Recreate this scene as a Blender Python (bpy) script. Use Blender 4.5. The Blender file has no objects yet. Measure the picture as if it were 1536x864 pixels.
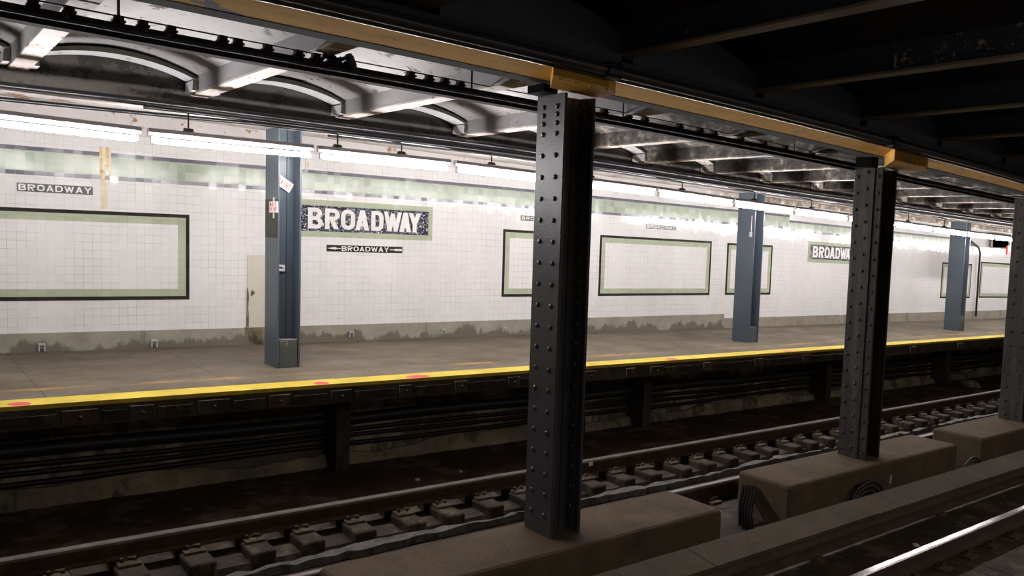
import bpy, math, random
from mathutils import Vector, Matrix
random.seed(7)
G = -0.03219533745950933          # the station stands on a slight grade: everything follows this slope along x
C = bpy.context.scene.collection
sc = bpy.context.scene
ABS = {}

# ------------------------------------------------------------------ mesh building
class MB:
    def __init__(s): s.v = []; s.f = []; s.uv = {}; s.mi = []; s.cur = 0
    def add(s, vs, fs):
        b = len(s.v); s.v += [tuple(p) for p in vs]
        for f in fs: s.f.append([b+i for i in f]); s.mi.append(s.cur)
        return s
    def box(s, x0, x1, y0, y1, z0, z1):
        return s.add([(x0,y0,z0),(x1,y0,z0),(x1,y1,z0),(x0,y1,z0),(x0,y0,z1),(x1,y0,z1),(x1,y1,z1),(x0,y1,z1)],
                     [(0,3,2,1),(4,5,6,7),(0,1,5,4),(1,2,6,5),(2,3,7,6),(3,0,4,7)])
    def bevbox(s, x0, x1, y0, y1, z0, z1, b):
        """box with its upper edges and its upright corners cut off"""
        def ring(i, z): return [(x0+i+b,y0+i,z),(x1-i-b,y0+i,z),(x1-i,y0+i+b,z),(x1-i,y1-i-b,z),(x1-i-b,y1-i,z),(x0+i+b,y1-i,z),(x0+i,y1-i-b,z),(x0+i,y0+i+b,z)]
        rs = [ring(0,z0), ring(0,z1-b), ring(b*.35,z1-b*.35), ring(b,z1)]
        vs = sum(rs, []); fs = [tuple(reversed(range(8)))]
        for k in range(3):
            for i in range(8):
                j = (i+1) % 8; fs.append((k*8+i, k*8+j, k*8+8+j, k*8+8+i))
        fs.append(tuple(range(24,32)))
        return s.add(vs, fs)
    def prism_y(s, poly, y0, y1):
        """polygon in (x,z), counter-clockwise seen from -y, between y0 and y1"""
        n = len(poly)
        vs = [(x,y0,z) for x,z in poly] + [(x,y1,z) for x,z in poly]
        fs = [tuple(range(n)), tuple(reversed(range(n,2*n)))]
        for i in range(n):
            j = (i+1) % n; fs.append((i, n+i, n+j, j))
        return s.add(vs, fs)
    def prism_x(s, poly, xs, dz=lambda x: 0):
        """polygon in (y,z) swept along x through the stations xs"""
        n = len(poly); vs = []; fs = []
        for x in xs: vs += [(x,y,z+dz(x)) for y,z in poly]
        for k in range(len(xs)-1):
            for i in range(n):
                j = (i+1) % n; fs.append((k*n+i, k*n+j, k*n+n+j, k*n+n+i))
        fs.append(tuple(reversed(range(n)))); fs.append(tuple(range((len(xs)-1)*n, len(xs)*n)))
        return s.add(vs, fs)
    def tube(s, pts, r, n=10, cap=True):
        pts = [Vector(p) for p in pts]; vs = []; fs = []
        for i, p in enumerate(pts):
            d = (pts[min(i+1,len(pts)-1)] - pts[max(i-1,0)]).normalized()
            up = Vector((0,0,1)) if abs(d.z) < .9 else Vector((1,0,0))
            a = d.cross(up).normalized(); b = a.cross(d).normalized()
            rr = r[i] if isinstance(r, (list,tuple)) else r
            for k in range(n):
                t = 2*math.pi*k/n; vs.append(p + a*rr*math.cos(t) + b*rr*math.sin(t))
        for i in range(len(pts)-1):
            for k in range(n):
                l = (k+1) % n; fs.append((i*n+k, i*n+l, i*n+n+l, i*n+n+k))
        if cap: fs.append(tuple(reversed(range(n)))); fs.append(tuple(range((len(pts)-1)*n, len(pts)*n)))
        return s.add(vs, fs)
    def dome(s, c, axis, r, h, n=8):
        c = Vector(c); ax = Vector(axis); up = Vector((0,0,1)) if abs(ax.z) < .9 else Vector((1,0,0))
        a = ax.cross(up).normalized(); b = ax.cross(a).normalized(); vs = []; fs = []
        for j, (rr, hh) in enumerate(((1,0),(.92,.45),(.62,.82))):
            for k in range(n):
                t = 2*math.pi*k/n; vs.append(c + a*r*rr*math.cos(t) + b*r*rr*math.sin(t) + ax*h*hh)
        vs.append(c + ax*h)
        for j in range(2):
            for k in range(n):
                l = (k+1) % n; fs.append((j*n+k, j*n+l, j*n+n+l, j*n+n+k))
        for k in range(n): fs.append((2*n+k, 2*n+(k+1)%n, 3*n))
        return s.add(vs, fs)
    def build(s, name, mats, parent=None, origin=None, smooth=False, uv=None):
        if not isinstance(mats, (list,tuple)): mats = [mats]
        if origin is None: origin = ABS[parent.name] if parent else Vector((0,0,0))
        origin = Vector(origin)
        me = bpy.data.meshes.new(name)
        me.from_pydata([Vector(p)-origin for p in s.v], [], s.f)
        for m in mats: me.materials.append(m)
        for i, p in enumerate(me.polygons):
            p.material_index = s.mi[i]; p.use_smooth = smooth
        if uv:
            l = me.uv_layers.new(name='uv')
            for p in me.polygons:
                for li in p.loop_indices: l.data[li].uv = uv(s.v[me.loops[li].vertex_index])
        me.update()
        o = bpy.data.objects.new(name, me); C.objects.link(o)
        if parent: o.parent = parent; o.location = origin - ABS[parent.name]
        else: o.location = origin
        ABS[o.name] = origin
        return o

def tag(o, label=None, cat=None, group=None, kind=None):
    if label: o['label'] = label
    if cat: o['category'] = cat
    if group: o['group'] = group
    if kind: o['kind'] = kind
    return o
def thing(name, label, cat, loc, group=None):
    o = bpy.data.objects.new(name, None); C.objects.link(o); o.location = loc; ABS[o.name] = Vector(loc)
    o.empty_display_size = .1
    return tag(o, label, cat, group)
def dup(root, delta, label=None):
    r = root.copy(); C.objects.link(r); r.location = root.location + Vector(delta); ABS[r.name] = ABS[root.name] + Vector(delta)
    if label: r['label'] = label
    for ch in list(root.children):
        c = ch.copy(); C.objects.link(c); c.parent = r
        for gch in ch.children:
            d = gch.copy(); C.objects.link(d); d.parent = c
    return r
ORD = ['first','second','third','fourth','fifth','sixth','seventh','eighth','ninth','tenth','eleventh','twelfth','thirteenth','fourteenth','fifteenth',
       'sixteenth','seventeenth','eighteenth','nineteenth','twentieth','twenty-first','twenty-second','twenty-third','twenty-fourth','twenty-fifth',
       'twenty-sixth','twenty-seventh','twenty-eighth','twenty-ninth','thirtieth','thirty-first','thirty-second','thirty-third','thirty-fourth','thirty-fifth','thirty-sixth']
def frange(a, b, st):
    n = max(1, int(math.ceil((b-a)/st))); return [a+(b-a)*i/n for i in range(n+1)]

# ------------------------------------------------------------------ materials
class N:
    def __init__(s, name):
        s.m = bpy.data.materials.new(name); s.m.use_nodes = True; s.t = s.m.node_tree; s.t.nodes.clear()
        s.out = s.n('ShaderNodeOutputMaterial'); s.b = s.n('ShaderNodeBsdfPrincipled'); s.l(s.b.outputs[0], s.out.inputs[0])
    def n(s, ty, **k):
        x = s.t.nodes.new(ty)
        for a, v in k.items(): setattr(x, a, v)
        return x
    def l(s, a, b): s.t.links.new(a, b)
    def pos(s):
        if not hasattr(s, '_p'):
            g = s.n('ShaderNodeNewGeometry'); s._p = g.outputs['Position']
        return s._p
    def noise(s, scale, detail=4, rough=.6, vec=None, stretch=None):
        v = vec or s.pos()
        if stretch:
            mp = s.n('ShaderNodeMapping'); mp.inputs['Scale'].default_value = stretch; s.l(v, mp.inputs[0]); v = mp.outputs[0]
        x = s.n('ShaderNodeTexNoise'); x.inputs['Scale'].default_value = scale; x.inputs['Detail'].default_value = detail
        x.inputs['Roughness'].default_value = rough; s.l(v, x.inputs['Vector']); return x.outputs['Fac']
    def ramp(s, fac, stops, interp='LINEAR'):
        r = s.n('ShaderNodeValToRGB'); r.color_ramp.interpolation = interp; e = r.color_ramp.elements
        while len(e) < len(stops): e.new(.5)
        for i, (p, c) in enumerate(stops):
            e[i].position = p; e[i].color = c if len(c) == 4 else (*c, 1)
        s.l(fac, r.inputs[0]); return r.outputs[0]
    def mix(s, fac, a, b, mode='MIX'):
        x = s.n('ShaderNodeMix', data_type='RGBA', blend_type=mode)
        for inp, v in ((x.inputs[0], fac), (x.inputs[6], a), (x.inputs[7], b)):
            if isinstance(v, (int,float)): inp.default_value = v
            elif isinstance(v, tuple): inp.default_value = v if len(v) == 4 else (*v, 1)
            else: s.l(v, inp)
        return x.outputs[2]
    def math(s, op, a, b=None, c=None):
        x = s.n('ShaderNodeMath', operation=op)
        for i, v in enumerate((a, b, c)):
            if v is None: continue
            if isinstance(v, (int,float)): x.inputs[i].default_value = v
            else: s.l(v, x.inputs[i])
        return x.outputs[0]
    def bump(s, h, strength=.3, dist=.01):
        x = s.n('ShaderNodeBump'); x.inputs['Strength'].default_value = strength; x.inputs['Distance'].default_value = dist
        s.l(h, x.inputs['Height']); s.l(x.outputs[0], s.b.inputs['Normal']); return x
    def col(s, v):
        if isinstance(v, tuple): s.b.inputs['Base Color'].default_value = (*v, 1) if len(v) == 3 else v
        else: s.l(v, s.b.inputs['Base Color'])
        return s
    def rough(s, v):
        if isinstance(v, (int,float)): s.b.inputs['Roughness'].default_value = v
        else: s.l(v, s.b.inputs['Roughness'])
        return s
    def spec(s, v): s.b.inputs['Specular IOR Level'].default_value = v; return s
    def metal(s, v): s.b.inputs['Metallic'].default_value = v; return s

def simple(name, col, rough=.6, var=.25, scale=6, bump=.15, spec=.4, metal=0):
    k = N(name); f = k.noise(scale, 5)
    c = k.ramp(f, [(.3, tuple(x*(1-var) for x in col)), (.7, tuple(min(1,x*(1+var)) for x in col))])
    k.col(c).rough(rough).spec(spec).metal(metal)
    if bump: k.bump(k.noise(scale*12, 3), bump, .004)
    return k.m

TP, TH = .0998, .1055   # one wall tile
def tile_mat(name, cols, rough=.13, grout=(.50,.485,.48), gw=.018, tilt=.045, weights=None):
    """glazed square tiles laid on the wall's own grid (uv = metres along the wall and up it)"""
    k = N(name); uv = k.n('ShaderNodeUVMap'); sp = k.n('ShaderNodeSeparateXYZ'); k.l(uv.outputs[0], sp.inputs[0])
    u = k.math('DIVIDE', k.math('SUBTRACT', sp.outputs[0], 1.145-50*TP), TP); v = k.math('DIVIDE', k.math('SUBTRACT', sp.outputs[1], -.064-50*TH), TH)
    fu, fv = k.math('FRACT', u), k.math('FRACT', v); iu, iv = k.math('FLOOR', u), k.math('FLOOR', v)
    du = k.math('ABSOLUTE', k.math('SUBTRACT', fu, .5)); dv = k.math('ABSOLUTE', k.math('SUBTRACT', fv, .5))
    g = k.math('GREATER_THAN', k.math('MAXIMUM', du, dv), .5-gw)
    cb = k.n('ShaderNodeCombineXYZ'); k.l(iu, cb.inputs[0]); k.l(iv, cb.inputs[1])
    wn = k.n('ShaderNodeTexWhiteNoise'); wn.noise_dimensions = '2D'; k.l(cb.outputs[0], wn.inputs['Vector'])
    c = k.ramp(wn.outputs['Value'], [(i/len(cols), x) for i, x in enumerate(cols)], 'CONSTANT') if len(cols) > 1 else cols[0]
    if len(cols) == 1:
        c = k.mix(wn.outputs['Value'], tuple(x*.965 for x in cols[0]), cols[0])
    dirt = k.ramp(k.noise(1.1, 6, .65, stretch=(1,1,.5)), [(.38,(.93,.925,.915)), (.62,(1,1,1))])
    c = k.mix(1, c, dirt, 'MULTIPLY')
    gv = k.ramp(k.noise(2.2, 3), [(.35, tuple(x*.75 for x in grout)), (.65, tuple(min(1,x*1.45) for x in grout))])
    k.col(k.mix(g, c, gv)); k.rough(k.mix(g, (rough,)*3, (.8,)*3)); k.spec(.38)
    # every tile sits at its own slight angle, so each mirrors another bit of the lamps
    vm = k.n('ShaderNodeVectorMath', operation='SUBTRACT'); k.l(wn.outputs['Color'], vm.inputs[0]); vm.inputs[1].default_value = (.5,.5,.5)
    sc_ = k.n('ShaderNodeVectorMath', operation='SCALE'); k.l(vm.outputs[0], sc_.inputs[0]); sc_.inputs['Scale'].default_value = tilt
    gn = k.n('ShaderNodeNewGeometry'); ad = k.n('ShaderNodeVectorMath', operation='ADD'); k.l(gn.outputs['Normal'], ad.inputs[0]); k.l(sc_.outputs[0], ad.inputs[1])
    nm = k.n('ShaderNodeVectorMath', operation='NORMALIZE'); k.l(ad.outputs[0], nm.inputs[0])
    b = k.n('ShaderNodeBump'); b.inputs['Strength'].default_value = .25; b.inputs['Distance'].default_value = .003; b.invert = True
    k.l(g, b.inputs['Height']); k.l(nm.outputs[0], b.inputs['Normal']); k.l(b.outputs[0], k.b.inputs['Normal'])
    return k.m

M = {}
M['tile'] = tile_mat('white_glazed_tile', [(.80,.78,.765)], rough=.12, tilt=.04)
M['tile_green'] = tile_mat('sage_green_tile', [(.44,.48,.34),(.46,.50,.36),(.42,.46,.33),(.47,.51,.37)], rough=.12, grout=(.3,.32,.26), gw=.018)
M['band_green'] = tile_mat('pale_green_band_tile', [(.37,.42,.31),(.42,.46,.36),(.38,.43,.33),(.45,.49,.40),(.33,.39,.29)], rough=.2, grout=(.33,.36,.3), gw=.016, tilt=.03)
M['band_dark'] = tile_mat('slate_band_tile', [(.14,.13,.16),(.16,.15,.18),(.13,.12,.15),(.15,.14,.17),(.13,.12,.15),(.17,.16,.18)], rough=.16, grout=(.2,.2,.2), gw=.012, tilt=.05)
M['band_worn'] = tile_mat('patched_band_tile', [(.14,.13,.16),(.18,.17,.20),(.33,.32,.33),(.13,.12,.15),(.26,.25,.28),(.15,.14,.17),(.42,.40,.40),(.20,.19,.21)], rough=.16, grout=(.35,.35,.35), gw=.014, tilt=.05)
M['tile_black'] = tile_mat('black_border_tile', [(.022,.022,.02),(.035,.03,.028)], rough=.14, grout=(.03,.03,.03), gw=.012, tilt=.06)

def mosaic():
    k = N('black_glass_mosaic'); v = k.n('ShaderNodeTexVoronoi'); v.inputs['Scale'].default_value = 120; k.l(k.pos(), v.inputs['Vector'])
    sp = k.n('ShaderNodeSeparateXYZ'); k.l(v.outputs['Color'], sp.inputs[0])
    k.col(k.ramp(sp.outputs[0], [(0,(.012,.012,.016)), (.55,(.03,.032,.05)), (.86,(.07,.075,.12)), (.965,(.35,.37,.45))], 'CONSTANT')).rough(.12).spec(.7)
    vm = k.n('ShaderNodeVectorMath', operation='SUBTRACT'); k.l(v.outputs['Color'], vm.inputs[0]); vm.inputs[1].default_value = (.5,.5,.5)
    s2 = k.n('ShaderNodeVectorMath', operation='SCALE'); k.l(vm.outputs[0], s2.inputs[0]); s2.inputs['Scale'].default_value = .5
    gn = k.n('ShaderNodeNewGeometry'); ad = k.n('ShaderNodeVectorMath', operation='ADD'); k.l(gn.outputs['Normal'], ad.inputs[0]); k.l(s2.outputs[0], ad.inputs[1])
    nm = k.n('ShaderNodeVectorMath', operation='NORMALIZE'); k.l(ad.outputs[0], nm.inputs[0]); k.l(nm.outputs[0], k.b.inputs['Normal'])
    return k.m
M['mosaic'] = mosaic()
M['letter'] = simple('cream_mosaic_letter', (.76,.73,.70), .35, .06, 60, .2, .4)
M['black_sign'] = simple('black_sign_tile', (.03,.028,.028), .2, .3, 30, .1, .5)

def concrete(name, a, b, scale=1.6, rough=.85, stain=None, bump=.35, dark=None, spec=.3):
    k = N(name); f = k.noise(scale, 8, .65)
    c = k.ramp(f, [(.32, a), (.68, b)])
    c = k.mix(.55, c, k.ramp(k.noise(scale*14, 4, .7), [(.3,(.62,.62,.62)), (.7,(1.25,1.25,1.25))]), 'MULTIPLY')
    if stain:
        m = k.ramp(k.noise(scale*1.3, 6, .7, stretch=(1,1,.6)), [(.52,(0,0,0)), (.60,(1,1,1))]); c = k.mix(m, c, stain)
    k.col(c).rough(rough).spec(spec); k.bump(k.noise(scale*22, 5, .7), bump, .006); return k.m
def platform_mat():
    k = N('grimy_platform_concrete'); f = k.noise(.9, 9, .68, stretch=(.6,1,1))
    c = k.ramp(f, [(.30,(.08,.061,.040)), (.5,(.128,.103,.072)), (.70,(.185,.153,.11))])
    c = k.mix(.5, c, k.ramp(k.noise(30, 4, .7), [(.3,(.6,.6,.6)), (.7,(1.3,1.3,1.3))]), 'MULTIPLY')
    c = k.mix(.6, c, k.ramp(k.noise(5, 6, .7, stretch=(.25,1,1)), [(.35,(.72,.72,.72)), (.65,(1.2,1.18,1.15))]), 'MULTIPLY')
    sp = k.n('ShaderNodeSeparateXYZ'); k.l(k.pos(), sp.inputs[0])
    # saw cuts across the platform, and the ghost of an old orange line near its edge
    jx = k.math('FRACT', k.math('DIVIDE', k.math('SUBTRACT', sp.outputs[0], 1.13), 1.69))
    j = k.math('LESS_THAN', k.math('ABSOLUTE', k.math('SUBTRACT', jx, .5)), .0042)
    jx2 = k.math('FRACT', k.math('DIVIDE', k.math('SUBTRACT', sp.outputs[0], 1.13-.845), 1.69))
    j = k.math('LESS_THAN', k.math('ABSOLUTE', k.math('SUBTRACT', jx2, .5)), .0042)
    jm = k.math('MULTIPLY', j, k.ramp(k.noise(2.5, 3), [(.35,(.25,)*3), (.6,(.85,)*3)]))
    c = k.mix(jm, c, (.03,.025,.02))
    oy = k.math('LESS_THAN', k.math('ABSOLUTE', k.math('SUBTRACT', sp.outputs[1], 8.52)), .055)
    om = k.math('MULTIPLY', oy, k.ramp(k.noise(1.3, 7, .72, stretch=(.7,2,1)), [(.47,(0,)*3), (.60,(.75,)*3)]))
    c = k.mix(om, c, (.46,.25,.055))
    k.col(c).rough(k.ramp(k.noise(1.4, 4), [(.3,(.5,)*3), (.7,(.85,)*3)])).spec(.35); k.bump(k.noise(26, 5, .7), .25, .006)
    return k.m
M['platform'] = platform_mat()
def damp_base(name, dry0, dry1, wet, lvl):
    k = N(name); c = k.ramp(k.noise(2.2, 8, .65), [(.3, dry0), (.7, dry1)])
    sp = k.n('ShaderNodeSeparateXYZ'); k.l(k.pos(), sp.inputs[0])
    h = k.math('SUBTRACT', sp.outputs[2], k.math('MULTIPLY', sp.outputs[0], G))     # height above the sloping platform
    m = k.math('ADD', h, k.math('MULTIPLY', k.math('SUBTRACT', k.noise(2.4, 5, .6, stretch=(1,1,.3)), .5), -.9))
    f = k.ramp(k.math('MULTIPLY', k.math('ADD', m, -lvl), 1.0), [(0,(1,)*3), (.05,(0,)*3)])
    c = k.mix(f, c, wet)
    c = k.mix(k.ramp(k.noise(1.3, 2, stretch=(6,1,.05)), [(.64,(0,)*3), (.66,(.5,)*3)]), c, wet)
    k.col(c).rough(.8).spec(.3); k.bump(k.noise(40, 5, .7), .3, .005); return k.m
M['base'] = damp_base('damp_base_concrete', (.22,.20,.155), (.36,.335,.275), (.15,.132,.10), -1.54)
M['base_right'] = concrete('tan_base_concrete', (.25,.215,.165), (.34,.30,.24), 2.2, .8, (.20,.175,.13))
M['fascia'] = concrete('sooty_fascia', (.03,.024,.018), (.09,.072,.055), 2.2, .8, (.09,.078,.062))
M['void'] = simple('soot_black', (.006,.005,.005), .95, .3, 4, 0, .1)
M['trough_wall'] = concrete('flaking_trough_wall', (.11,.10,.09), (.17,.155,.135), 1.2, .85, (.42,.37,.27), bump=.6)
M['bed'] = concrete('black_track_bed', (.016,.010,.007), (.045,.029,.019), 1.4, .8, (.06,.042,.028), bump=.7, spec=.25)
M['refuge'] = concrete('brown_black_refuge_floor', (.05,.033,.023), (.14,.095,.065), 1.2, .85, (.20,.15,.11), bump=.7, spec=.2)
M['shelf'] = concrete('grimy_tie_shelf', (.018,.012,.008), (.05,.036,.024), 2.5, .8, (.085,.065,.045), bump=.6)
M['lip'] = concrete('pale_wet_lip', (.045,.038,.033), (.13,.115,.105), 5.5, .6, (.03,.024,.02), bump=1.0, spec=.35)
M['curb'] = concrete('flaking_pale_curb', (.20,.17,.12), (.50,.44,.32), 1.5, .9, (.14,.12,.09), bump=.9)
M['pier'] = concrete('dusty_brown_pier', (.075,.053,.036), (.125,.09,.063), 2.0, .95, (.085,.068,.045), bump=.5, spec=.15)
M['wood'] = concrete('black_creosoted_wood', (.022,.015,.01), (.05,.035,.024), 3.5, .85, (.075,.06,.035), bump=.6)
M['board'] = concrete('dusty_cover_board', (.062,.047,.034), (.10,.078,.057), 2.2, .9, (.075,.062,.04), bump=.5, spec=.15)
M['plate'] = concrete('rusted_tie_plate', (.04,.028,.018), (.085,.062,.038), 9, .7, (.12,.095,.05))
M['rust'] = simple('rusted_rail_side', (.055,.034,.021), .75, .35, 5, .3, .3)
M['railhead'] = simple('worn_rail_head', (.23,.20,.19), .4, .2, 5, .1, .5, .5)
M['railshine'] = simple('polished_rail_head', (.40,.37,.38), .25, .1, 5, .05, .5, .9)
def yellow_edge():
    k = N('yellow_edge_paint'); c = k.ramp(k.noise(3, 5), [(.3,(.50,.36,.03)), (.7,(.72,.54,.055))])
    c = k.mix(k.ramp(k.noise(9, 6, .75), [(.60,(0,)*3), (.68,(.7,)*3)]), c, (.14,.11,.05))
    sp = k.n('ShaderNodeSeparateXYZ'); k.l(k.pos(), sp.inputs[0])
    for xc, wd in ((.90,.09),(3.66,.085),(4.85,.17),(9.3,.13),(15.3,.25),(12.3,.12)):
        ex = k.math('POWER', k.math('DIVIDE', k.math('SUBTRACT', sp.outputs[0], xc), wd), 2.0); ey = k.math('POWER', k.math('DIVIDE', k.math('SUBTRACT', sp.outputs[1], 7.89), .085), 2.0)
        d = k.math('ADD', k.math('ADD', ex, ey), k.math('MULTIPLY', k.noise(14, 4), 1.0))
        c = k.mix(k.math('LESS_THAN', d, 1.4), c, (.62,.06,.085))
    k.col(c).rough(.6); k.bump(k.noise(60, 3), .2, .003); return k.m
M['yellow'] = yellow_edge()
def girder_yellow():
    k = N('worn_yellow_girder_paint'); c = k.ramp(k.noise(4, 6, .7, stretch=(.35,1,1)), [(.3,(.56,.29,.045)), (.5,(.68,.37,.06)), (.7,(.76,.44,.085))])
    c = k.mix(k.ramp(k.noise(1.7, 5, .6), [(.62,(0,)*3), (.63,(1,)*3)]), c, (.17,.16,.17))
    c = k.mix(k.ramp(k.noise(7, 7, .75), [(.60,(0,)*3), (.7,(.75,)*3)]), c, (.05,.035,.02))
    sp = k.n('ShaderNodeSeparateXYZ'); k.l(k.pos(), sp.inputs[0])
    w = k.math('MULTIPLY', k.math('GREATER_THAN', sp.outputs[0], 8.3), k.ramp(k.noise(5, 6, .7), [(.5,(0,)*3), (.62,(.6,)*3)]))
    c = k.mix(w, c, (.33,.25,.17))
    k.col(c).rough(.85).spec(.06); k.bump(k.noise(40, 4), .25, .004); return k.m
M['gyellow'] = girder_yellow()
def paint(name, a, b, rough=.35, fl=None, fcol=(.1,.08,.06), bump=.3, spec=.5, strk=False, bs=70):
    k = N(name); c = k.ramp(k.noise(2.5, 6), [(.3, a), (.7, b)])
    if strk: c = k.mix(k.ramp(k.noise(9, 7, .7, stretch=(1,1,.12)), [(.48,(0,)*3), (.60,(.8,)*3)]), c, strk)
    if fl: c = k.mix(k.ramp(k.noise(6, 8, .7), [(fl,(0,)*3), (fl+.02,(1,)*3)]), c, fcol)
    k.col(c).rough(rough).spec(spec); k.bump(k.noise(bs, 3, .6), bump, .004); return k.m
M['col_dark'] = paint('charcoal_column_paint', (.042,.041,.045), (.062,.060,.065), .30, bump=.55, spec=.55)
M['col_grime'] = paint('grimy_column_paint', (.015,.013,.012), (.025,.022,.02), .65, strk=(.062,.051,.041))
M['col_blue'] = paint('slate_blue_column_paint', (.066,.084,.104), (.080,.100,.122), .34, bump=.12, spec=.45)
M['col_blue_worn'] = paint('scuffed_column_foot', (.05,.062,.06), (.075,.08,.075), .6, fl=.62, fcol=(.24,.21,.19), strk=(.10,.085,.06))
M['scuff'] = simple('chipped_ledge', (.32,.28,.26), .6, .5, 14, .4)
M['patch'] = simple('dark_repaint_patch', (.05,.048,.042), .6, .3, 10)
M['iron'] = paint('black_iron', (.012,.011,.010), (.026,.024,.022), .45, fl=.66, fcol=(.06,.045,.035))
M['tray'] = paint('sooty_tray_metal', (.016,.013,.011), (.035,.029,.025), .85, fl=.64, fcol=(.10,.085,.07), bump=.5, spec=.12)
M['pipe'] = paint('glossy_black_pipe', (.03,.03,.034), (.05,.05,.056), .3, fl=.70, fcol=(.25,.24,.24), bump=.2, spec=.6)
M['conduit'] = paint('black_conduit', (.004,.004,.004), (.008,.0075,.008), .28, bump=.1, spec=.3)
M['gdark'] = paint('dark_girder_steel', (.016,.016,.018), (.03,.03,.033), .4, fl=.72, fcol=(.30,.27,.24), bump=.35)
M['ggrey'] = paint('shaded_girder_underside', (.016,.015,.013), (.03,.028,.025), .9, fl=.66, fcol=(.015,.012,.01), spec=.1)  # shadow along the girder's rear underside, painted in as dark grey
def ceil_mat(name, light, dirty, bare, dx, thr=.60, streak=None):
    """cream paint; towards the far end (dx) it is sooted and flaking"""
    k = N(name); c = k.ramp(k.noise(1.6, 6), [(.3, tuple(x*.86 for x in light)), (.7, light)])
    sp = k.n('ShaderNodeSeparateXYZ'); k.l(k.pos(), sp.inputs[0])
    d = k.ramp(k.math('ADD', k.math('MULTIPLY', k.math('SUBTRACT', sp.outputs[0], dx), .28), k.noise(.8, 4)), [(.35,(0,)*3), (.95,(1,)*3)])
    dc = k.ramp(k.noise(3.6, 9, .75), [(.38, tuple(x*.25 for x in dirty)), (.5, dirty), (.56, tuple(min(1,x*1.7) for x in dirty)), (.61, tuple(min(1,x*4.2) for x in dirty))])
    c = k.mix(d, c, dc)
    fl = k.ramp(k.noise(3.3, 9, .72), [(thr,(0,)*3), (thr+.012,(1,)*3)]); c = k.mix(fl, c, bare)
    sk = k.ramp(k.noise(1.1, 3), [(.45,(0,)*3), (.6,(1,)*3)])
    fl2 = k.math('MULTIPLY', sk, k.ramp(k.noise(13, 7, .7), [(thr,(0,)*3), (thr+.02,(1,)*3)])); c = k.mix(fl2, c, bare)
    k.col(c).rough(.62).spec(.3); k.bump(k.noise(9, 8, .7), .35, .01); return k.m
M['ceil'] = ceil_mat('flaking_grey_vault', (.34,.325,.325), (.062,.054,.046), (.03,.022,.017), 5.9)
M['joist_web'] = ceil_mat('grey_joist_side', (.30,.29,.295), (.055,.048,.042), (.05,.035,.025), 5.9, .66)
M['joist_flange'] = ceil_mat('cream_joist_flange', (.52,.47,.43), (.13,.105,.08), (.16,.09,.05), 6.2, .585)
M['arch_trim'] = ceil_mat('pale_arch_trim', (.50,.49,.50), (.28,.25,.22), (.05,.04,.03), 9.5, .64)
M['rim_edge'] = simple('shaded_olive_rim_edge', (.035,.032,.024), .8, .4, 6, .2, .1)  # shade on the rim's unlit front face, painted in as dark olive
M['end_wall'] = ceil_mat('soot_brown_end_panel', (.034,.029,.024), (.028,.023,.019), (.008,.007,.006), 9, .56)
M['plat_ceil'] = ceil_mat('pale_platform_ceiling', (.62,.58,.56), (.33,.27,.22), (.30,.17,.09), 14, .60)
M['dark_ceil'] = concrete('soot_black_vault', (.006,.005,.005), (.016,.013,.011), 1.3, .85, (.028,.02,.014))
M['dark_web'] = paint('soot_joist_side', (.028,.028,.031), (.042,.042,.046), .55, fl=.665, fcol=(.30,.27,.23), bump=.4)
_m = M['dark_web']; _t = _m.node_tree; _b = [n for n in _t.nodes if n.type == 'BSDF_PRINCIPLED'][0]; _old = _b.inputs['Base Color'].links[0].from_socket
def _flakes():      # a patch of flaking cream paint on the side of one joist
    k = N.__new__(N); k.m = _m; k.t = _t
    sp = k.n('ShaderNodeSeparateXYZ'); k.l(k.pos(), sp.inputs[0])
    w = k.math('MULTIPLY', k.math('LESS_THAN', k.math('ABSOLUTE', k.math('SUBTRACT', sp.outputs[0], 6.32)), .3), k.math('LESS_THAN', k.math('ABSOLUTE', k.math('SUBTRACT', sp.outputs[1], 2.5)), .75))
    f = k.math('MULTIPLY', w, k.ramp(k.noise(11, 6, .75), [(.57,(0,)*3), (.60,(1,)*3)]))
    k.l(k.mix(f, _old, (.34,.30,.25)), _b.inputs['Base Color'])
_flakes()
M['dark_flange'] = paint('brown_joist_flange', (.16,.13,.095), (.23,.19,.14), .6, fl=.66, fcol=(.03,.025,.02), bump=.4)
M['housing'] = simple('grey_lamp_housing', (.50,.47,.47), .5, .08, 5, .05)
M['wire'] = simple('wire_black', (.03,.027,.025), .5, .2, 5, 0)
M['panel_beige'] = simple('cream_painted_panel', (.60,.565,.47), .6, .06, 2.2, .05)
M['rawpatch'] = concrete('stained_raw_patch', (.10,.08,.045), (.27,.23,.15), 4, .85, (.05,.04,.022))
M['paper'] = simple('white_sticker_paper', (.78,.76,.73), .5, .04, 20, 0)
M['red'] = simple('red_print', (.70,.16,.12), .5, .1, 20, 0)
M['redsign'] = simple('red_sign_enamel', (.62,.06,.06), .4, .1, 5, 0)
M['white'] = simple('white_enamel', (.75,.74,.72), .4, .05, 8, 0)
M['rust_stain'] = simple('orange_rust_stain', (.62,.42,.18), .3, .35, 14, .05)
M['rust_pale'] = simple('pale_rust_stain', (.68,.57,.38), .3, .12, 14, .05)
M['scupper'] = simple('galvanised_scupper', (.55,.55,.56), .4, .2, 20, .1, .5, .3)
M['bag'] = simple('crumpled_plastic', (.32,.31,.30), .35, .3, 20, .4)
M['litter'] = simple('pale_litter', (.60,.58,.55), .5, .1, 10, .1)
M['grey_box'] = simple('grey_sheet_metal', (.55,.52,.50), .45, .15, 3, .1)
def emis(name, c, st):
    k = N(name); k.col((.9,.9,.9)); k.b.inputs['Emission Color'].default_value = (*c,1); k.b.inputs['Emission Strength'].default_value = st; return k.m
TUBE = 138.0
M['tube'] = emis('lit_fluorescent_tube', (1.0,.965,.975), TUBE)

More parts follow.
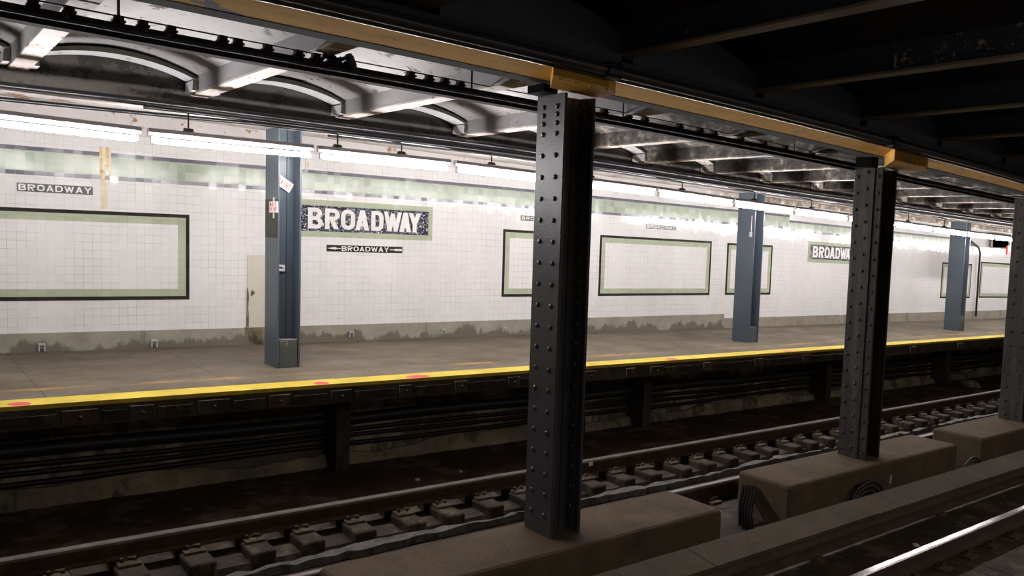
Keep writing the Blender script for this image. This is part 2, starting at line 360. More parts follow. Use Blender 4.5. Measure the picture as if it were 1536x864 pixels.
# ------------------------------------------------------------------ wall coordinates
YW = 10.95
def wz(x, z):
    """height on the tiled wall: the courses climb a little against the platform"""
    a = .0088*(min(x,16.5)-8.4); e = 0
    if x < 8.4: e = -.075*((8.4-x)/7.4)**1.3*min(1,max(0,(z+.9)/1.1))
    return z+a+e
def wslab(x0, x1, z0, z1, y0, y1, mb=None, step=.5):
    mb = mb or MB(); xs = frange(x0, x1, step); n = len(xs); vs = []; fs = []
    for x in xs: vs += [(x,y0,z0),(x,y1,z0),(x,y1,z1),(x,y0,z1)]
    for k in range(n-1):
        b = 4*k
        for i in range(4):
            j = (i+1) % 4; fs.append((b+i, b+4+i, b+4+j, b+j))
    fs.append((0,1,2,3)); fs.append((4*n-4,4*n-1,4*n-2,4*n-3))
    return mb.add(vs, fs)
def wbuild(mb, name, mats, parent=None, **k):
    """build a mesh made in wall coordinates, keeping those coordinates as uv"""
    flat = list(mb.v)
    mb.v = [(x,y,wz(x,z)) for x,y,z in flat]
    look = {p: (f[0], f[2]) for p, f in zip(mb.v, flat)}
    return mb.build(name, mats, parent, uv=lambda p: look[p], **k)

XA, XB = -4.0, 62.0
# tiled wall
w = MB(); wslab(XA, 16.86, -1.75, 1.5, YW, YW+.25, w); tag(wbuild(w, 'wall_back', M['tile']), kind='structure')
w = MB(); wslab(16.86, XB, -1.75, 1.5, YW+.0, YW+.25, w, 1.0); tag(wbuild(w, 'wall_back', M['tile']), kind='structure')
# tile bands
def strip(name, x0, x1, z0, z1, m, d=.004):
    w = MB(); wslab(x0, x1, z0, z1, YW-d, YW+.02, w); tag(wbuild(w, name, m), kind='structure')
strip('trim_1', XA, 16.86, .668, .904, M['band_green']); strip('trim_2', XA, 16.86, .904, .952, M['band_dark'], .005)
strip('trim_3', XA, 16.60, .620, .668, M['band_worn'], .005)
strip('trim_4', 16.87, 26.0, .62, .785, M['band_green']); strip('trim_5', 16.87, 26.0, .785, .835, M['band_dark'], .005)
strip('trim_6', 16.87, 26.0, .575, .62, M['band_worn'], .005)
strip('trim_10', XA, 30, 1.19, 1.5, M['plat_ceil'], .03)
# concrete base of the wall
def base(name, x0, x1, za, zb, y0, m):
    w = MB(); xs = frange(x0, x1, 1.0)
    n = len(xs); vs = []; fs = []
    for x in xs:
        t = min(1, max(0, (x-x0)/(x1-x0))); z1 = za+(zb-za)*t
        vs += [(x,y0,-1.62),(x,YW+.1,-1.62),(x,YW+.1,z1),(x,y0,z1)]
    for k in range(n-1):
        b = 4*k
        for i in range(4): j = (i+1) % 4; fs.append((b+i, b+4+i, b+4+j, b+j))
    fs.append((0,1,2,3)); fs.append((4*n-4,4*n-1,4*n-2,4*n-3)); w.add(vs, fs)
    tag(w.build(name, m), kind='structure')
base('baseboard_back', XA, 3.95, -1.392, -1.368, YW-.03, M['base']); base('baseboard_back', 3.95, 14.53, -1.362, -1.292, YW-.03, M['base']); base('baseboard_back', 14.53, 30.0, -1.388, -1.325, YW-.02, M['base_right'])
base('baseboard_back', 30.0, XB, -1.325, -1.30, YW-.02, M['base_right'])
# cream panel with raw concrete under it
t = thing('wall_panel', 'cream painted wall panel with a chipped left edge behind the nearest blue column', 'panel', (4.2,YW,-1.35))
MB().box(3.965,4.62,YW-.012,YW+.02,-1.362,-.352).build('panel_face', M['panel_beige'], t)
w = MB(); w.prism_y([(3.955,-1.36),(3.985,-1.36),(3.99,-1.2),(3.975,-1.1),(3.985,-.95),(3.97,-.80),(3.96,-.84)], YW-.016, YW)
w.prism_y([(4.015,-.93),(4.06,-.90),(4.07,-.87),(4.03,-.84),(4.01,-.88)], YW-.016, YW); w.build('chipped_plaster', M['rawpatch'], t)
MB().box(3.93,4.62,YW-.035,YW+.02,-1.62,-1.362).build('raw_concrete_foot', M['rawpatch'], t)

# rust stain down the band on the left
t = thing('rust_stain', 'orange rust streak running down the green tile band at the left', 'stain', (2.19,YW,.25))
w = MB(); wslab(2.13,2.16,.70,1.02,YW-.0062,YW,w); wslab(2.20,2.235,.78,1.02,YW-.0062,YW,w); wslab(2.15,2.19,.60,.74,YW-.0062,YW,w); wbuild(w, 'streak', M['rust_stain'], t)
w = MB(); wslab(2.16,2.20,.74,1.02,YW-.0058,YW,w); wslab(2.235,2.26,.68,1.02,YW-.0058,YW,w); wslab(2.14,2.22,.26,.60,YW-.0022,YW,w); wbuild(w, 'pale_streak', M['rust_pale'], t)
w = MB(); wslab(4.80,4.825,.93,1.10,YW-.0062,YW,w); wslab(4.835,4.845,.97,1.06,YW-.0062,YW,w)
tag(wbuild(w, 'rust_stain', M['rust_pale']), 'small orange rust spot above the band beside the nearest blue column', 'stain')

# ------------------------------------------------------------------ framed tile panels
def tile_panel(x0, x1, z0, z1, label):
    t = thing('tile_panel', label, 'tile panel', ((x0+x1)/2, YW, z0), 'framed tile panels on the platform wall')
    b, g = .045, .098
    w = MB()
    for a in ((x0,x1,z1-b,z1),(x0,x1,z0,z0+b)): wslab(*a, YW-.010, YW+.01, w)
    for a in ((x0,x0+b,z0+b,z1-b),(x1-b,x1,z0+b,z1-b)): wslab(*a, YW-.010, YW+.01, w)
    wbuild(w, 'black_border', M['tile_black'], t)
    w = MB(); X0, X1, Z0, Z1 = x0+b, x1-b, z0+b, z1-b
    for a in ((X0,X1,Z1-g,Z1),(X0,X1,Z0,Z0+g)): wslab(*a, YW-.007, YW+.01, w)
    for a in ((X0,X0+g,Z0+g,Z1-g),(X1-g,X1,Z0+g,Z1-g)): wslab(*a, YW-.007, YW+.01, w)
    wbuild(w, 'green_border', M['tile_green'], t)
    w = MB(); wslab(X0+g, X1-g, Z0+g, Z1-g, YW-.004, YW+.01, w); wbuild(w, 'white_field', M['tile'], t)
tile_panel(-1.3, 3.193, -.925, .235, 'green framed tile panel cut by the left edge of the photo')
tile_panel(8.385, 10.05, -.925, .235, 'green framed tile panel half hidden behind the nearest black column')
tile_panel(10.69, 14.01, -.925, .232, 'wide green framed tile panel just right of the nearest black column')
tile_panel(14.56, 16.24, -.925, .215, 'narrow green framed tile panel behind the second blue column')
tile_panel(24.9, 26.93, -1.0, .075, 'far green framed tile panel just left of the wall drainpipe')
tile_panel(27.6, 31.2, -.985, .17, 'far green framed tile panel just right of the wall drainpipe')

# ------------------------------------------------------------------ letters
def strokes(ch, t):
    """polygons (x in 0..1, z in 0..1) of one plain bold capital; t = stem width / height already divided into x and z"""
    tx, tz = t; P = []
    def box(x0,x1,z0,z1): P.append([(x0,z0),(x1,z0),(x1,z1),(x0,z1)])
    def par(xa, za, xb, zb, w=None): w = w or tx*1.08; P.append([(xa,za),(xa+w,za),(xb+w,zb),(xb,zb)])
    def arc(cx, cz, rx, rz, a0, a1, n=12):
        for i in range(n):
            a, b = math.radians(a0+(a1-a0)*i/n), math.radians(a0+(a1-a0)*(i+1)/n)
            P.append([(cx+(rx-tx)*math.cos(a), cz+(rz-tz)*math.sin(a)), (cx+rx*math.cos(a), cz+rz*math.sin(a)), (cx+rx*math.cos(b), cz+rz*math.sin(b)), (cx+(rx-tx)*math.cos(b), cz+(rz-tz)*math.sin(b))])
    if ch == 'B':
        box(0,tx,0,1)
        box(tx,.6,0,tz); box(tx,.6,.5-tz*.42,.5+tz*.5); box(tx,.55,1-tz,1)
        arc(.6,.27+.01,.4,.28,-90,90); arc(.55,.73+.01,.4,.26,-90,90)
    elif ch == 'R':
        box(0,tx,0,1); box(tx,.55,1-tz,1); box(tx,.55,.42,.42+tz); arc(.55,.71,.45,.29,-90,90); par(.62,0,.30,.46,tx*1.15)
    elif ch == 'O':
        arc(.5,.68,.5,.32,0,180,16); arc(.5,.32,.5,.32,180,360,16); box(0,tx,.32,.68); box(1-tx,1,.32,.68)
    elif ch == 'D':
        box(0,tx,0,1); box(tx,.5,0,tz); box(tx,.5,1-tz,1); arc(.5,.66,.5,.34,0,90); arc(.5,.34,.5,.34,-90,0); box(1-tx,1,.34,.66)
    elif ch == 'A':
        w = tx*1.1; par(0,0,.5-w*.5,1,w); par(1-w,0,.5-w*.5,1,w); box(.24,.76,.2,.2+tz*.85)
    elif ch == 'W':
        w = tx*.95; par(.22,0,0,1,w); par(.22,0,.5-w*.5,.92,w); par(.78-w,0,.5-w*.5,.92,w); par(.78-w,0,1-w,1,w)
    elif ch == 'Y':
        w = tx*1.12; box(.5-tx*.5,.5+tx*.5,0,.5); par(.5-w*.5,.42,0,1,w); par(.5-w*.5,.42,1-w,1,w)
    elif ch == 'T': box(0,1,1-tz,1); box(.5-tx*.5,.5+tx*.5,0,1-tz)
    elif ch == 'E': box(0,tx,0,1); box(tx,1,1-tz,1); box(tx,1,0,tz); box(tx,.85,.5-tz*.5,.5+tz*.5)
    elif ch == 'P': box(0,tx,0,1); box(tx,.55,1-tz,1); box(tx,.55,.42,.42+tz); arc(.55,.71,.45,.29,-90,90)
    elif ch == 'I': box(.5-tx*.5,.5+tx*.5,0,1)
    elif ch == 'N': box(0,tx,0,1); box(1-tx,1,0,1); par(1-tx*1.1,0,0,1,tx*1.1)
    return P
def letters(parent, text, x0, x1, z0, z1, y0, th, m, spans=None, wallc=True):
    H = z1-z0; n = len(text)
    if not spans:
        wd = {'W':1.35,'I':.35}; tot = sum(wd.get(c,1) for c in text)+.22*(n-1); spans = []; p = 0
        for c in text: spans.append((p/tot, (p+wd.get(c,1))/tot)); p += wd.get(c,1)+.22
    for c, (a, b) in zip(text, spans):
        X0 = x0+(x1-x0)*a; Wd = (x1-x0)*(b-a); st = .205*H
        mb = MB()
        for i, poly in enumerate(strokes(c, (st*1.12/Wd, .195))):
            mb.prism_y([(X0+Wd*px, z0+H*pz) for px, pz in poly], y0-th-.00002*i, y0)
        if wallc: wbuild(mb, 'letter', m, parent)
        else: mb.build('letter', m, parent)
SP = [(0,.12),(.139,.261),(.274,.394),(.398,.519),(.538,.648),(.652,.815),(.797,.905),(.882,1.0)]
def big_sign(x0, x1, z0, z1, label):
    t = thing('station_name_sign', label, 'sign', ((x0+x1)/2, YW, z0), 'large station name mosaics')
    g = .082; gx = .075; w = MB()
    for a in ((x0,x1,z1-g,z1),(x0,x1,z0,z0+g)): wslab(*a, YW-.008, YW+.01, w)
    for a in ((x0,x0+gx,z0+g,z1-g),(x1-gx,x1,z0+g,z1-g)): wslab(*a, YW-.008, YW+.01, w)
    wbuild(w, 'green_border', M['tile_green'], t)
    w = MB(); wslab(x0+gx, x1-gx, z0+g, z1-g, YW-.006, YW+.01, w); wbuild(w, 'mosaic_field', M['mosaic'], t)
    k = (x1-x0)/2.31
    letters(t, 'BROADWAY', x0+gx+.125*k, x1-gx-.145*k, z0+g+.04, z1-g-.035, YW-.006, .004, M['letter'], SP)
big_sign(4.64, 6.95, -.008, .532, 'large black BROADWAY mosaic sign with green border beside the nearest blue column')
big_sign(17.72, 20.05, -.13, .385, 'distant large BROADWAY mosaic sign half hidden by the second black column')
def small_sign(x0, x1, z0, z1, label, arrows=False):
    t = thing('name_tablet', label, 'sign', ((x0+x1)/2, YW, z0), 'small name tablets on the wall')
    w = MB(); wslab(x0, x1, z0, z1, YW-.006, YW+.01, w); wbuild(w, 'tablet_face', M['black_sign'], t)
    a = .19*(x1-x0) if arrows else .02*(x1-x0)
    letters(t, 'BROADWAY', x0+a, x1-a, z0+.014, z1-.014, YW-.006, .004, M['letter'])
    if arrows:
        zc = (z0+z1)/2
        for s in (0, 1):
            mb = MB(); X = x0+.012 if s == 0 else x1-.012; d = 1 if s == 0 else -1; L = a-.03
            if s == 0:   # left: arrow head out, thin shaft in
                mb.prism_y([(X,zc),(X+.11,zc-.017),(X+.14,zc-.017),(X+.14,zc+.017),(X+.11,zc+.017)], YW-.0105, YW-.006)
                mb.prism_y([(X+.14,zc-.006),(X+L,zc-.006),(X+L,zc+.006),(X+.14,zc+.006)], YW-.0105, YW-.006)
            else:
                mb.prism_y([(X-.115,zc-.017),(X,zc-.017),(X,zc+.017),(X-.115,zc+.017),(X-.155,zc)], YW-.0105, YW-.006)
                mb.prism_y([(X-L,zc-.006),(X-.13,zc-.006),(X-.13,zc+.006),(X-L,zc+.006)], YW-.0105, YW-.006)
            wbuild(mb, 'arrow', M['letter'], t)
small_sign(1.257, 2.053, .425, .525, 'small BROADWAY tablet above the tile panel at the far left')
small_sign(5.133, 6.409, -.222, -.122, 'black BROADWAY tablet with two arrows under the large mosaic sign', True)
small_sign(8.76, 9.60, .405, .49, 'small BROADWAY tablet mostly hidden behind the nearest black column')
small_sign(11.94, 12.84, .412, .492, 'small BROADWAY tablet above the wide panel right of the nearest black column')

# far end of the wall: drainpipe, box overhead, red sign
t = thing('drainpipe', 'thin dark drainpipe running down the wall at the far right', 'pipe', (27.2,YW-.08,-1.5))
MB().tube([(27.25,YW-.10,-1.5),(27.22,YW-.10,.50),(27.1,YW-.10,.68),(25.9,YW-.10,1.02)], .03, 8).build('pipe_run', M['iron'], t, smooth=True)
t = thing('ceiling_duct', 'grey sheet metal duct under the ceiling at the far right', 'duct', (29.3,YW-.5,.75))
MB().box(28.0,31.5,YW-.6,YW-.15,.72,1.12).build('duct_body', M['grey_box'], t); MB().box(28.0,28.2,YW-.64,YW-.1,.70,1.14).build('duct_flange', M['grey_box'], t)
t = thing('hanging_sign', 'small red hanging sign beside the last black column', 'sign', (25,8.3,.5))
MB().box(24.2,25.6,8.95,8.99,.44,.68).build('sign_face', M['redsign'], t); MB().tube([(24.9,8.97,.68),(24.9,8.97,1.175)], .012, 6).build('hanger', M['iron'], t)

# scuppers at the wall foot
for i, (x, z, s) in enumerate([(1.48,-1.55,1.0),(2.74,-1.545,1.1),(5.53,-1.50,1.0),(7.17,-1.50,.95),(8.42,-1.50,.95),(11.4,-1.47,.9),(13.1,-1.47,.7),(14.43,-1.44,.6)]):
    t = thing('drain_scupper', f'small pale metal drain outlet at the wall foot, {ORD[i]} from the left', 'drain outlet', (x,YW-.03,z), 'drain outlets along the wall foot')
    w = MB(); h = .036*s; w.box(x-h,x+h,YW-.075,YW-.02,z+h*.9,z+h*1.5); w.box(x-h,x-h*.6,YW-.07,YW-.02,z-h,z+h); w.box(x+h*.6,x+h,YW-.07,YW-.02,z-h,z+h); w.build('hood', M['scupper'], t)
    MB().box(x-h*.6,x+h*.6,YW-.05,YW-.02,z-h*.2,z+h*.9).build('outlet', M['base_right'], t)

# ------------------------------------------------------------------ platform
XS = frange(XA, XB, 2.0)
tag(MB().prism_x([(7.84,-1.60),(7.84,-1.79),(11.2,-1.79),(11.2,-1.60)], XS).build('floor_platform', M['platform']), kind='structure')
tag(MB().prism_x([(7.80,-1.597),(7.80,-1.635),(8.09,-1.6),(8.09,-1.597)][::1], XS).build('trim_7', M['yellow']), kind='structure')
tag(MB().prism_x([(7.80,-1.636),(7.80,-1.81),(7.86,-1.81),(7.86,-1.636)], XS).build('trim_8', M['fascia']), kind='structure')
tag(MB().prism_x([(9.12,-1.79),(9.12,-3.0),(9.4,-3.0),(9.4,-1.79)], XS).build('wall_under_platform', M['trough_wall']), kind='structure')
vs = []; fs = []; xs = frange(XA, 45, .15)
for k, x in enumerate(xs):
    h = -2.72+.05*math.sin(x*1.1)+.03*math.sin(x*3.3)+random.uniform(-.015,.015)
    vs += [(x,8.98+random.uniform(-.02,.02),-2.89),(x,9.02+random.uniform(-.015,.015),h-.05),(x,9.06,h),(x,9.13,h)]
    if k: 
        for i in range(3): b = 4*(k-1); fs.append((b+i, b+4+i, b+5+i, b+1+i))
tag(MB().add(vs, fs).build('trim_11', M['curb']), kind='structure')
# bolted blocks on the platform face
blk = [(1.2,.28),(1.75,.2),(2.35,.3),(3.05,.22),(3.72,.24),(4.55,.16),(5.3,.18),(6.1,.18),(7.4,.22),(8.2,.20),(8.7,.28),(9.9,.2),(11.2,.25),(12.6,.25),(14.5,.3),(16.5,.3),(18.7,.3)]
for i, (x, wd) in enumerate(blk):
    t = thing('edge_block', f'sooty bolted block on the platform face, {ORD[i]} from the left', 'bumper block', (x,7.80,-1.79), 'bolted blocks along the platform face')
    MB().box(x,x+wd,7.765,7.80,-1.79,-1.665).build('block', M['fascia'] if i%3 else M['plate'], t)
    MB().dome((x+wd/2,7.765,-1.73), (0,-1,0), .022, .014).build('bolt', M['iron'], t)
# rubbing boards between the blocks
for i, (x0, x1) in enumerate([(-1.2,1.16),(1.52,1.72),(1.99,2.3),(2.69,3.0),(3.3,3.68),(4.0,4.5),(4.75,5.26),(5.5,6.06),(6.3,7.36),(9.0,9.86),(10.12,11.16),(11.5,12.56),(12.9,14.46)]):
    tag(MB().box(x0,x1,7.775,7.80,-1.785,-1.69).build('rubbing_board', M['wood'], None, ((x0+x1)/2,7.8,-1.78)), f'dark wooden rubbing board on the platform face, {ORD[i]} from the left', 'board', 'rubbing boards along the platform face')
# cables and posts under the platform
for i, (z, r) in enumerate([(-2.30,.075),(-2.445,.028),(-2.52,.026),(-2.62,.03)]):
    nm = ['fat dark duct highest','dark cable second highest','dark cable third from the top','dark cable lowest'][i]
    pts = [(x,9.03,z+.012*math.sin(x*1.3+i)) for x in frange(XA, 40, .8)]
    tag(MB().tube(pts, r, 8).build('wall_cable', M['iron'], smooth=True), nm+' on the wall under the platform', 'cable', 'cables under the platform')
for i, x in enumerate([-1.0,4.35,9.75,15.2,20.6]):
    tag(MB().box(x-.09,x+.09,8.75,9.12,-2.85,-1.79).build('support_post', M['fascia'], None, (x,8.9,-2.85)), f'dark post carrying the platform from below, {ORD[i]} from the left', 'post', 'posts under the platform')
tag(MB().box(7.62,7.95,8.3,8.6,-2.84,-2.45).build('relay_box', M['iron'], None, (7.8,8.45,-2.84)), 'small black box on the track bed right of the nearest black column', 'box')

# ------------------------------------------------------------------ track bed
def slab(name, poly, m): tag(MB().prism_x(poly, XS).build(name, m), kind='structure')
slab('floor', [(-4,-3.1),(9.2,-3.1),(9.2,-3.3),(-4,-3.3)][::-1], M['bed'])
slab('floor_refuge', [(7.42,-2.86),(9.2,-2.88),(9.2,-3.15),(7.42,-3.15)][::-1], M['refuge'])
slab('floor_far_shelf', [(6.86,-2.965),(7.42,-2.94),(7.42,-3.15),(6.78,-3.15)][::-1], M['shelf'])
slab('floor_near_shelf', [(4.2,-2.87),(6.28,-2.87),(6.28,-3.15),(4.2,-3.15)][::-1], M['bed'])
# irregular pale lip along the drain
vs = []; fs = []; xs = frange(XA, 45, .12)
for i, x in enumerate(xs):
    a = .035*math.sin(x*2.1)+.02*math.sin(x*7.7)+random.uniform(-.012,.012); b = .03*math.sin(x*1.3+1)+random.uniform(-.012,.012)
    q = random.uniform(-.018,.018); vs += [(x,6.31+b+q,-2.87),(x,6.32+b+q,-2.80+random.uniform(-.018,.008)),(x,6.40+a+random.uniform(-.02,.02),-2.80+random.uniform(-.02,.008)),(x,6.43+a,-3.12)]
for k in range(len(xs)-1):
    b = 4*k
    for i in range(3): fs.append((b+i, b+4+i, b+5+i, b+1+i))
tag(MB().add(vs, fs).build('trim_9', M['lip']), kind='structure')
slab('floor_near_bed', [(-4,-2.87),(4.25,-2.87),(4.25,-3.15),(-4,-3.15)][::-1], M['shelf'])

def rail(y, label, head, zt=-2.68, x0=XA, x1=XB, tilt=0):
    t = thing('rail', label, 'rail', (x0,y,zt-.155))
    xs = frange(x0, x1, 2.0)
    web = [(-.035,zt-.03),(-.012,zt-.045),(-.008,zt-.12),(-.07,zt-.145),(-.07,zt-.16),(.07,zt-.16),(.07,zt-.145),(.008,zt-.12),(.012,zt-.045),(.035,zt-.03)]
    MB().prism_x([(y+a,z) for a,z in web], xs).build('rail_web', M['rust'], t)
    hd = [(-.035,zt-.034),(-.037,zt-.01),(-.028,zt),(.028,zt),(.037,zt-.01),(.035,zt-.034)]
    MB().prism_x([(y+a,z) for a,z in hd], xs).build('rail_head', head, t)
    return t
rail(7.21, 'rusty rail nearest the platform', M['railhead'], -2.675)
rail(5.79, 'rail running behind the concrete piers', M['railhead'])
rail(3.40, 'shiny rail at the bottom right corner', M['railshine'])
rail(1.97, 'rail of the near track below the photo', M['railshine'])

# ties
def tie_block(x, y0, y1, yr, label, group):
    t = thing('rail_tie', label, 'tie', (x,(y0+y1)/2,-2.95), group)
    mb = MB(); mb.bevbox(x-.115,x+.115,y0,y1,-3.08,-2.862,.02); mb.build('block', M['wood'], t)
    mb = MB(); mb.box(x-.09,x+.09,yr-.19,yr+.19,-2.862,-2.838); p = mb.build('tie_plate', M['plate'], t)
    for s in (-1,1):
        for dx in (-.05,.05): MB().box(x+dx-.012,x+dx+.012,yr+s*.10-.016,yr+s*.10+.016,-2.838,-2.805).build('spike', M['rust'], p)
    c = MB(); c.tube([(x-.04,yr-.13,-2.82),(x-.01,yr-.16,-2.785),(x+.05,yr-.14,-2.80)], .009, 6); c.build('rail_clip', M['plate'], p)
    return t
p0 = tie_block(1.04, 6.80, 7.42, 7.21, 'first dark tie block under the platform-side rail, counted from the left', 'tie blocks under the platform-side rail')
for i in range(1, 36):
    dup(p0, (.525*i+random.uniform(-.03,.03), random.uniform(-.03,.03), random.uniform(-.012,0)), f'{ORD[i]} dark tie block under the platform-side rail, counted from the left')
p1 = tie_block(6.45, 5.45, 6.2, 5.79, 'dark tie block behind the gap between the first two piers, left one', 'tie blocks under the rail behind the piers')
for i, (x, nm) in enumerate([(6.98,'second of four behind the gap between the first two piers'),(7.5,'third of four behind the gap between the first two piers'),(8.03,'rightmost of four behind the gap between the first two piers'),(12.0,'left one behind the gap between the second and third piers'),(12.5,'right one behind the gap between the second and third piers')]):
    dup(p1, (x-6.45,0,0), 'dark tie block, '+nm)
p2 = tie_block(6.2, 1.6, 3.75, 3.40, 'first long tie of the near track, counted from the left', 'long ties of the near track')
for i in range(1, 12): dup(p2, (.56*i,0,random.uniform(-.01,0)), f'{ORD[i]} long tie of the near track, counted from the left')

# third rail with cover board
t = thing('third_rail', 'third rail under a dusty wooden cover board beside the piers', 'third rail', (8,4.05,-2.85))
joints = [XA,-.9,2.1,5.25,7.85,10.6,13.4,16.2,19,22,26,30]
for a, b in zip(joints[:-1], joints[1:]):
    xs = frange(a+.006, b-.006, 1.5); dz = random.uniform(-.006,.006)
    MB().prism_x([(3.91,-2.555+dz),(4.20,-2.505+dz),(4.205,-2.465+dz),(3.905,-2.515+dz)], xs).build('cover_board', M['board'], t)
MB().prism_x([(3.955,-2.56),(3.955,-2.66),(3.985,-2.66),(3.985,-2.56)][::-1], frange(XA,30,2)).build('side_board', M['board'], t)
MB().prism_x([(4.00,-2.66),(4.00,-2.71),(4.035,-2.72),(4.035,-2.77),(3.99,-2.79),(3.99,-2.80),(4.13,-2.80),(4.13,-2.79),(4.085,-2.77),(4.085,-2.72),(4.12,-2.71),(4.12,-2.66)], frange(XA,30,2)).build('power_rail', M['rust'], t)
for x in (1.5,4.6,7.0,9.6,12.2,15):
    mb = MB(); mb.tube([(x,4.06,-2.87),(x,4.06,-2.84),(x,4.06,-2.83),(x,4.06,-2.80)], [.08,.08,.055,.055], 10); mb.build('insulator', M['plate'], t)
    mb = MB(); mb.box(x-.025,x+.025,4.15,4.19,-2.87,-2.50); mb.build('bracket', M['iron'], t)

# ------------------------------------------------------------------ concrete piers
def pier(x0, x1, y0, y1, zt, label):
    t = MB(); t.bevbox(x0,x1,y0,y1,-2.95,zt,.035)
    tag(t.build('concrete_pier', M['pier'], None, ((x0+x1)/2,(y0+y1)/2,-2.9)), label, 'pier', 'concrete piers between the tracks')
pier(2.42, 6.22, 4.57, 5.26, -2.40, 'dusty concrete pier carrying the nearest black column')
pier(7.50, 11.50, 4.68, 5.35, -2.40, 'dusty concrete pier carrying the second black column')
pier(12.28, 15.6, 4.66, 5.38, -2.40, 'concrete pier carrying the third black column at the right edge')
pier(-2.5, 1.2, 4.57, 5.26, -2.40, 'concrete pier at the bottom left corner')
pier(16.9, 20.2, 4.66, 5.38, -2.40, 'farthest concrete pier between the tracks')

def coil(cx, cy, cz, rs, label, a0=20, a1=175, n=14):
    t = thing('cable_coil', label, 'cable', (cx,cy,cz))
    for r in rs:
        MB().tube([(cx+r*math.cos(math.radians(a)), cy-.02*(r/.3), cz+r*.8*math.sin(math.radians(a))) for a in [a0+(a1-a0)*k/n for k in range(n+1)]], .018, 8).build('cable_loop', M['iron'], t, smooth=True)
coil(8.95, 4.62, -2.86, (.20,.27,.34,.41), 'black cable loops against the second pier')
coil(11.75, 4.60, -2.82, (.16,.22,.28), 'black cable loops past the end of the second pier')
t = thing('hanging_cables', 'dark cables drooping into the gap between the first two piers', 'cable', (7.3,5.2,-2.8))
for k in range(5):
    MB().tube([(7.475,5.25-.04*k,-2.55+.01*k),(7.40-.02*k,5.2-.05*k,-2.58),(7.22-.05*k,5.1-.07*k,-2.68),(7.10-.05*k,5.0-.08*k,-2.85)], .016, 7).build('cable_strand', M['void'], t, smooth=True)

# ------------------------------------------------------------------ black columns between the tracks
def steel_column(x0, y0, w, d, zb, zt, label, mat, spacing=.178, web_rivets=True, extra=False, dense=False):
    """H section: two flanges across the tracks' direction, web along it"""
    t = thing('steel_column', label, 'column', (x0+w/2, y0+d/2, zb), 'riveted black columns between the tracks')
    tf = .03; tw = .03
    for nm, xa in (('left_flange', x0), ('right_flange', x0+w-tf)):
        mb = MB(); mb.bevbox(xa,xa+tf,y0,y0+d,zb,zt,.006); mb.build(nm, mat, t)
    yc = y0+d/2; MB().box(x0+tf,x0+w-tf,yc-tw/2,yc+tw/2,zb,zt).build('web', mat, t)
    mb = MB()
    for xa, s in ((x0+tf,1),(x0+w-tf,-1)):
        for q in (-1,1):
            ys = yc+q*tw/2
            mb.box(min(xa,xa+s*.085),max(xa,xa+s*.085),min(ys,ys+q*.012),max(ys,ys+q*.012),zb,zt)
            ye = yc+q*(tw/2+.095); mb.box(min(xa,xa+s*.012),max(xa,xa+s*.012),min(ys,ye),max(ys,ye),zb,zt)
    mb.build('corner_angles', mat, t)
    if extra:
        mb = MB(); mb.box(x0-.018,x0,yc-.085,yc+.085,zb,zt); mb.build('cover_strip', mat, t)
    zs = frange(zb+.08, zt-.10, spacing)
    if dense: zs = [.723-.1735*k for k in range(18)]+[.895,.978,1.046,1.11]
    me = None
    def rivet(p, ax):
        nonlocal me
        o0 = t
        if me is None or me[1] != ax:
            mb = MB(); mb.dome((0,0,0), ax, .0225, .016); r = mb.build('rivet', mat, t, origin=(0,0,0), smooth=True); me = (r.data, ax); r.location = Vector(p)-ABS[t.name]
        else:
            r = bpy.data.objects.new('rivet', me[0]); C.objects.link(r); r.parent = t; r.location = Vector(p)-ABS[t.name]
    xx = x0-.018 if extra else x0
    for z in zs:
        for q in (.26,.74): rivet((x0 if not extra else x0, y0+d*q if not extra else y0+d*(.14 if q < .5 else .86), z), (-1,0,0))
    if extra:
        for z in zs: rivet((xx, yc, z+.05), (-1,0,0))
    if web_rivets:
        for z in zs: rivet((x0+w-tf-.012, yc-tw/2-.055, z+.03), (-1.0,0,0))
    return t
steel_column(4.26, 4.81, .335, .345, -2.40, 1.21, 'nearest black riveted column, standing in the middle of the photo', M['col_dark'], dense=True)
steel_column(9.36, 4.86, .345, .36, -2.40, 1.135, 'second black riveted column, grimy and rust streaked, right of centre', M['col_grime'], .2, False, True)
steel_column(14.25, 4.88, .34, .345, -2.40, 1.15, 'third black column cut off by the right edge', M['col_grime'], .24, False)

# ------------------------------------------------------------------ blue columns on the platform
def blue_column(x0, zt, base_z, label, i):
    y0 = 8.93; w = .285; d = .385; zb = -1.60
    t = thing('platform_column', label, 'column', (x0+w/2, y0+d/2, zb), 'blue columns along the platform')
    tf = .022
    for nm, xa in (('left_flange', x0), ('right_flange', x0+w-tf)): MB().bevbox(xa,xa+tf,y0,y0+d,zb,zt,.004).build(nm, M['col_blue'], t)
    yc = y0+d/2; MB().box(x0+tf,x0+w-tf,yc-.012,yc+.012,zb,zt).build('web', M['col_blue'], t)
    MB().box(x0+w*.62,x0+w*.65,yc-.03,yc-.012,zb,zt).build('conduit_strip', M['col_blue'], t)
    ff = MB(); ff.bevbox(x0+tf,x0+w-tf,y0+.012,y0+d-.012,zb,base_z,.01); ff.build('concrete_foot', M['col_blue_worn'] if i != 1 else M['col_blue'], t)
    if i == 0:
        MB().box(x0+tf,x0+w-tf,y0+.012,y0+.06,base_z,base_z+.006).build('chipped_ledge', M['scuff'], t)
        MB().box(x0-.001,x0+.004,y0+.0,y0+d,-.09,.36).build('repaint_patch', M['patch'], t)
    return t
c1 = blue_column(3.585, 1.18, -1.27, 'nearest blue platform column, with stickers, at the left', 0)
c2 = blue_column(12.66, 1.18, -1.31, 'second blue platform column, between the black columns', 1)
c3 = blue_column(21.50, 1.18, -1.22, 'farthest blue platform column near the right edge', 2)
